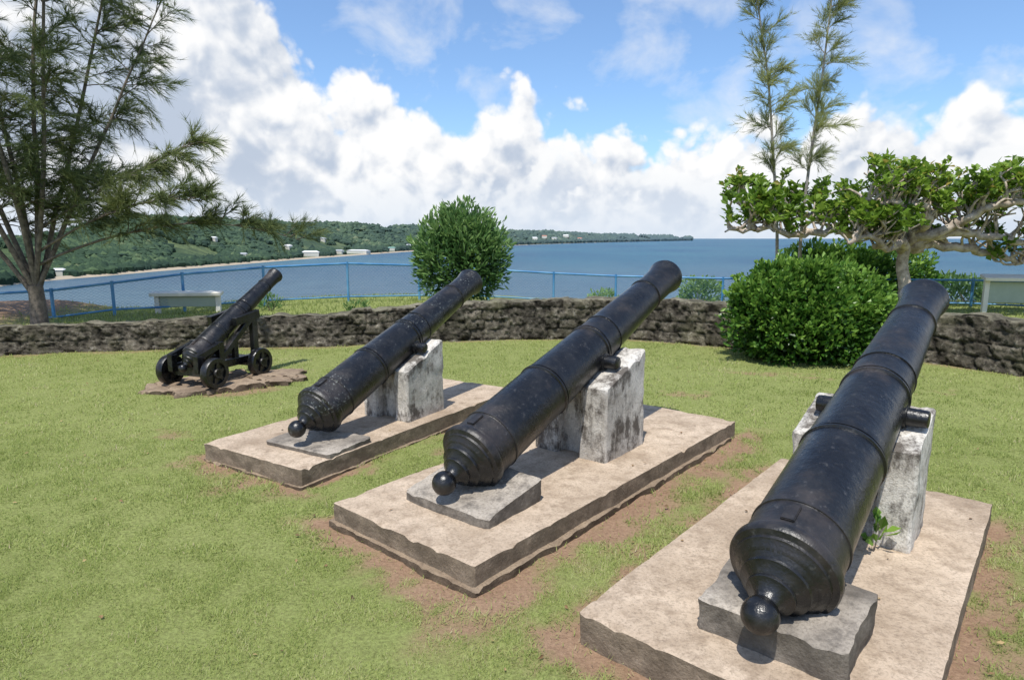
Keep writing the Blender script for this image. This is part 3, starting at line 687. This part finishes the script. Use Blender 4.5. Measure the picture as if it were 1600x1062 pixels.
def land(u,f):
    cx,cy,rr,zt,az,r_0=coast_at(u)
    r_1=np.maximum(rr,r_0*1.04)
    rad=r_0+(r_1-r_0)*f
    wob=1+.012*fbm(u*14,u*0,0,3,5)*(1-np.clip(f,0,1))
    rad=rad*wob
    x,y=np.sin(az)*rad,np.cos(az)*rad
    H=zt-SL
    pf=np.where(f<0,0,.03*sstep(0,.03,f)+.97*sstep(.12,1.0,f)**1.0)
    pf=np.where(f>1,np.maximum(0,1-(f-1)*.25),pf)
    sc=1/ (120+.05*rad)
    nz=fbm(x*sc,y*sc,0,4,44)
    z=SL-3*(f<0)+H*pf*(1+.45*nz*sstep(0,.4,f))+6*sstep(.05,.2,f)*fbm(x*sc*4,y*sc*4,0,3,45)
    return x,y,z
uu=np.linspace(0,1,620);ff=np.r_[-.02,-.005,np.linspace(0,1.6,90)]
U,Fg=np.meshgrid(uu,ff);x,y,z=land(U,Fg)
z[:,-1]=SL-2
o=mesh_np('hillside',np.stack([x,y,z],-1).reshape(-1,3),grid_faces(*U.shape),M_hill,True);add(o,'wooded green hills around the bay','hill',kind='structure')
U,Fg=np.meshgrid(uu,np.linspace(-.012,.022,6));cx,cy,rr,zt,az,r_0=coast_at(U)
bw=np.interp(U,[0,.3,.6,1],[7,10,30,80])
rad=r_0*(1+.012*fbm(U*14,U*0,0,3,5))+bw*(np.linspace(-.9,.6,6)[:,None])
z=SL+np.array([-1.2,.5,1.2,2.0,3.0,3.2])[:,None]+0*U
o=mesh_np('beach',np.stack([np.sin(az)*rad,np.cos(az)*rad,z],-1).reshape(-1,3),grid_faces(*U.shape),M_sand,True);add(o,'narrow strip of tan sand along the bay','beach',kind='structure')
def uof(px):
    t_=math.atan((px-800)/1000/1.01);return float(np.interp(t_,azc,np.linspace(0,1,len(CP))))
HS=[]
for px,f,w,d,h,ri in((485,.06,40,16,8,0),(560,.05,70,20,6,0),(530,.09,24,12,7,2),(450,.33,20,14,8,0),(505,.45,20,14,8,2),(380,.2,14,10,6,2),(335,.5,14,10,6,0),(640,.25,30,20,9,2),(672,.12,34,20,9,1),(835,.5,54,36,17,0),(850,.6,54,36,18,1),(866,.48,54,36,16,2),(884,.62,60,36,18,0),(905,.45,60,40,16,1),(735,.22,36,24,10,2),(88,.10,14,10,5,0),(612,.1,26,16,8,3)):
    u=uof(px);x,y,z=land(np.array([u]),np.array([f]));HS.append((float(x[0]),float(y[0]),float(z[0]),w,d,h,ri))
ico=bmesh.new();bmesh.ops.create_icosphere(ico,subdivisions=1,radius=1);IV=np.array([v.co[:] for v in ico.verts]);IF=np.array([[v.index for v in f.verts] for f in ico.faces]);ico.free()
n=46000;u=rng.random(n)**.9;f=.016+rng.random(n)**1.25*1.1
x,y,z=land(u,f);rad=np.hypot(x,y)
size=(3.0+.0018*rad)*rng.uniform(.5,1.5,n)
zon=fbm(x/(60+.03*rad),y/(60+.03*rad),0,3,70)
keep=~((zon<-.24)&(f>.05))
azt=np.arctan2(x,y)
for (hx,hy,hz,w,d,h,ri) in HS:
    ha=math.atan2(hx,hy);hr=math.hypot(hx,hy)
    keep&=~((np.abs(azt-ha)*hr<w*.5+size*.5)&(rad<hr+d*.6)&(rad>hr-(40+.06*hr)))
x,y,z,size,f,zon,rad=[a[keep] for a in(x,y,z,size,f,zon,rad)];n=len(x)
sc=np.stack([size*1.15,size*1.15,size*rng.uniform(.8,1.3,n)],-1)
V=IV[None]*sc[:,None]*(1+.3*rng.uniform(-1,1,(n,12,1)))+np.stack([x,y,z+size*.5],-1)[:,None]
tt=np.clip(.38+.55*zon+rng.normal(0,.16,n)-.3*(f<.12)+.00002*rad,0,1)
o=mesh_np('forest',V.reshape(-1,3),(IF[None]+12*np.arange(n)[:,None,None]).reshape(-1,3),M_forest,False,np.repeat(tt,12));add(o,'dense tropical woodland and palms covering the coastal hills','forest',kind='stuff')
def house(x,y,z,w,d,h,ri,rot,lab):
    e=empty('house',(x,y,z),(0,0,R(rot)),label=lab,cat='house',group='houses around the bay')
    bm=bmesh.new();bmesh.ops.create_cube(bm,size=1,matrix=Matrix.Translation((0,0,h/2))@Matrix.Diagonal((w,d,h+4,1)));add(from_bm('wall',bm,M_hwall),parent=e)
    bm=bmesh.new();W,Dd,rh=w/2+.8,d/2+.8,h*.45
    v=[bm.verts.new(p) for p in((-W,-Dd,h+2),(W,-Dd,h+2),(W,Dd,h+2),(-W,Dd,h+2),(-W*.7,0,h+2+rh),(W*.7,0,h+2+rh))]
    for q in((0,1,5,4),(2,3,4,5),(1,2,5),(3,0,4),(3,2,1,0)):bm.faces.new([v[i] for i in q])
    add(from_bm('roof',bm,M_roofs[ri]),parent=e)
for (x,y,z,w,d,h,ri) in HS:
    house(x,y,z,w,d,h,ri,rng.uniform(-30,30),['white-roofed','rust-red-roofed','grey-roofed','green-roofed'][ri]+' house among trees near the bay')

# ------------------------------------------------------------ sky
SUN_EL,SUN_AZ=R(66),R(-162)
world=bpy.data.worlds.new('World');scene.world=world;world.use_nodes=True;world.node_tree.nodes.clear();t=NT(world.node_tree)
gr=bpy.data.node_groups.new('cumulus','ShaderNodeTree')
gr.interface.new_socket('P',in_out='INPUT',socket_type='NodeSocketVector')
for s in('Top','Seed','Amp'):gr.interface.new_socket(s,in_out='INPUT',socket_type='NodeSocketFloat')
gr.interface.new_socket('D',in_out='OUTPUT',socket_type='NodeSocketFloat')
g=NT(gr);gi=g.n('NodeGroupInput');P,Top,Seed,Amp=[gi.outputs[i] for i in range(4)]
off=g.n('ShaderNodeCombineXYZ',{0:Seed,1:Seed,2:Seed}).outputs[0]
Q=g.vm('ADD',P,off)
wv=g.noise(Q,1.8,2,.5,'Color');Qw=g.vm('ADD',Q,g.n('ShaderNodeVectorMath',{0:g.vm('SUBTRACT',wv,(.5,.5,.5)),'Scale':.32},operation='SCALE').outputs[0])
vo=g.n('ShaderNodeTexVoronoi',{'Vector':Qw,'Scale':2.1,'Detail':2.5,'Roughness':.48,'Lacunarity':2.3},feature='F1').outputs['Distance']
nn=g.noise(Q,1.5,6,.54)
y_=g.n('ShaderNodeSeparateXYZ',{0:P}).outputs[1]
a=g.m('SUBTRACT',Top,y_);b=g.m('MULTIPLY',g.m('SUBTRACT',.47,vo),Amp);c=g.m('MULTIPLY',g.m('MULTIPLY',g.m('SUBTRACT',nn,.5),1.9),Amp)
g.n('NodeGroupOutput',{0:g.m('ADD',a,g.m('ADD',b,c))})
tc=t.n('ShaderNodeTexCoord').outputs['Generated'];sx=t.n('ShaderNodeSeparateXYZ',{0:tc})
az=t.m('MULTIPLY',t.m('ARCTAN2',sx.outputs[0],sx.outputs[1]),5.7296);el=t.m('MULTIPLY',t.m('ARCSINE',sx.outputs[2]),5.7296)
P=t.n('ShaderNodeCombineXYZ',{0:az,1:el,2:0.}).outputs[0]
P2=t.vm('ADD',P,(-.06,.13,0))
def layer(top,seed,amp):
    o=[]
    for p in(P,P2):
        nd=t.n('ShaderNodeGroup');nd.node_tree=gr
        t.nt.links.new(p,nd.inputs[0])
        for i,v in((1,top),(2,seed),(3,amp)):
            if isinstance(v,bpy.types.NodeSocket):t.nt.links.new(v,nd.inputs[i])
            else:nd.inputs[i].default_value=v
        o.append(nd.outputs[0])
    return o
BS=.13;W=.98/BS
def c_(r,g_,b_):return (r*W,g_*W,b_*W)
sky=t.n('ShaderNodeTexSky',sky_type='NISHITA')
sky.sun_disc=False;sky.sun_elevation=SUN_EL;sky.sun_rotation=SUN_AZ;sky.altitude=50;sky.air_density=1.;sky.dust_density=.6;sky.ozone_density=2.
base=t.mix(1.,sky.outputs[0],(1.0,1.24,1.46),'MULTIPLY')
base=t.mix(.06,base,c_(.80,.87,.97))
pts=[(-180,1.2),(-120,1.6),(-60,1.8),(-40,2.6),(-24,2.5),(-20,2.1),(-17.8,1.75),(-15,1.40),(-12,1.64),(-9.0,1.55),(-6.8,1.20),(-3.7,1.44),(-1.2,1.34),(1.7,1.50),(5,1.14),(9,1.22),(16,1.20),(21,1.12),(25,1.16),(29,1.32),(33,1.30),(38,1.18),(60,1.5),(120,1.8),(180,1.2)]
topA=t.m('MULTIPLY',t.ramp(t.m('ADD',t.m('DIVIDE',az,36.),.5),[((a+180)/360,b/3) for a,b in pts]),3.)
big=t.noise(P,.75,4,.5)
def shade(Da,Db,dark,bright,dep,g0=.62,gain=3.2,fall=.32,bigk=1.0):
    L=t.m('SUBTRACT',Da,Db);L=t.m('MULTIPLY',t.m('SUBTRACT',L,.13),gain)
    dpt=t.m('MULTIPLY',t.m('MINIMUM',t.m('MAXIMUM',Da,0.),dep),fall)
    k=t.m('SUBTRACT',t.m('ADD',g0,L),dpt)
    k=t.m('ADD',k,t.m('MULTIPLY',t.m('SUBTRACT',big,.5),bigk),clamp=True)
    return t.mix(t.ramp(k,[(0,0.),(1,1.)],'EASE'),dark,bright)
wn=t.noise(t.vm('MULTIPLY',P,(1.,1.3,1)),1.2,6,.55,dist=.3)
wisp=t.mix(t.m('MULTIPLY',t.ramp(wn,[(.49,0.),(.70,1.)]),.75),base,c_(.88,.92,.98))
col=wisp
Da,Db=layer(topA,3.1,.58)
al=t.ramp(Da,[(0.,0.),(.20,1.)],'EASE')
left=t.ramp(t.m('ADD',t.m('DIVIDE',az,36.),.5),[(0,0.),(.38,.26),(.45,.28),(.475,.0),(1.,0.)])
g0=t.m('SUBTRACT',.94,left)
col=t.mix(al,col,shade(Da,Db,c_(.54,.62,.75),c_(1.04,1.04,1.04),1.4,g0,2.0,.34,1.8))
Da,Db=layer(.84,11.7,.85)
col=t.mix(t.m('MULTIPLY',t.ramp(Da,[(0.,0.),(.22,1.)],'EASE'),.85),col,shade(Da,Db,c_(.58,.66,.79),c_(1.0,1.01,1.02),.8,.84,1.9,.55,1.5))
Dc=layer(.42,23.3,.6)[0]
col=t.mix(t.m('MULTIPLY',t.ramp(Dc,[(0.,0.),(.35,1.)],'EASE'),.75),col,t.mix(t.m('ADD',t.m('MULTIPLY',t.m('SUBTRACT',big,.5),2.5),t.m('SUBTRACT',.8,t.m('MULTIPLY',Dc,.7)),clamp=True),c_(.58,.67,.80),c_(.92,.95,1.0)))
hz=t.ramp(el,[(0.,.8),(.55,0.)])
col=t.mix(hz,col,c_(.72,.81,.93))
bg=t.n('ShaderNodeBackground',{'Color':col,'Strength':BS}).outputs[0]
bg2=t.n('ShaderNodeBackground',{'Color':wisp,'Strength':BS}).outputs[0]
gate=t.m('MAXIMUM',t.m('GREATER_THAN',el,3.2),t.m('LESS_THAN',el,-.05))
t.n('ShaderNodeOutputWorld',{'Surface':t.n('ShaderNodeMixShader',{0:gate,1:bg,2:bg2}).outputs[0]})
sl=bpy.data.lights.new('sun','SUN');sl.energy=4.9;sl.angle=R(.5);sl.color=(1,.96,.89)
so=bpy.data.objects.new('sun',sl);COL.objects.link(so)
sd=Vector((math.sin(SUN_AZ)*math.cos(SUN_EL),math.cos(SUN_AZ)*math.cos(SUN_EL),math.sin(SUN_EL)))
so.rotation_euler=sd.to_track_quat('Z','Y').to_euler();so.location=(0,0,30)
# ------------------------------------------------------------ camera
cd=bpy.data.cameras.new('camera');cd.sensor_width=36;cd.lens=22.5;cd.clip_end=200000;cd.clip_start=.05
co=bpy.data.objects.new('camera',cd);co.location=(0,0,1.9);co.rotation_euler=(R(90-9.03),0,0);COL.objects.link(co);scene.camera=co
scene.view_settings.view_transform='Standard';scene.view_settings.look='None';scene.view_settings.exposure=0
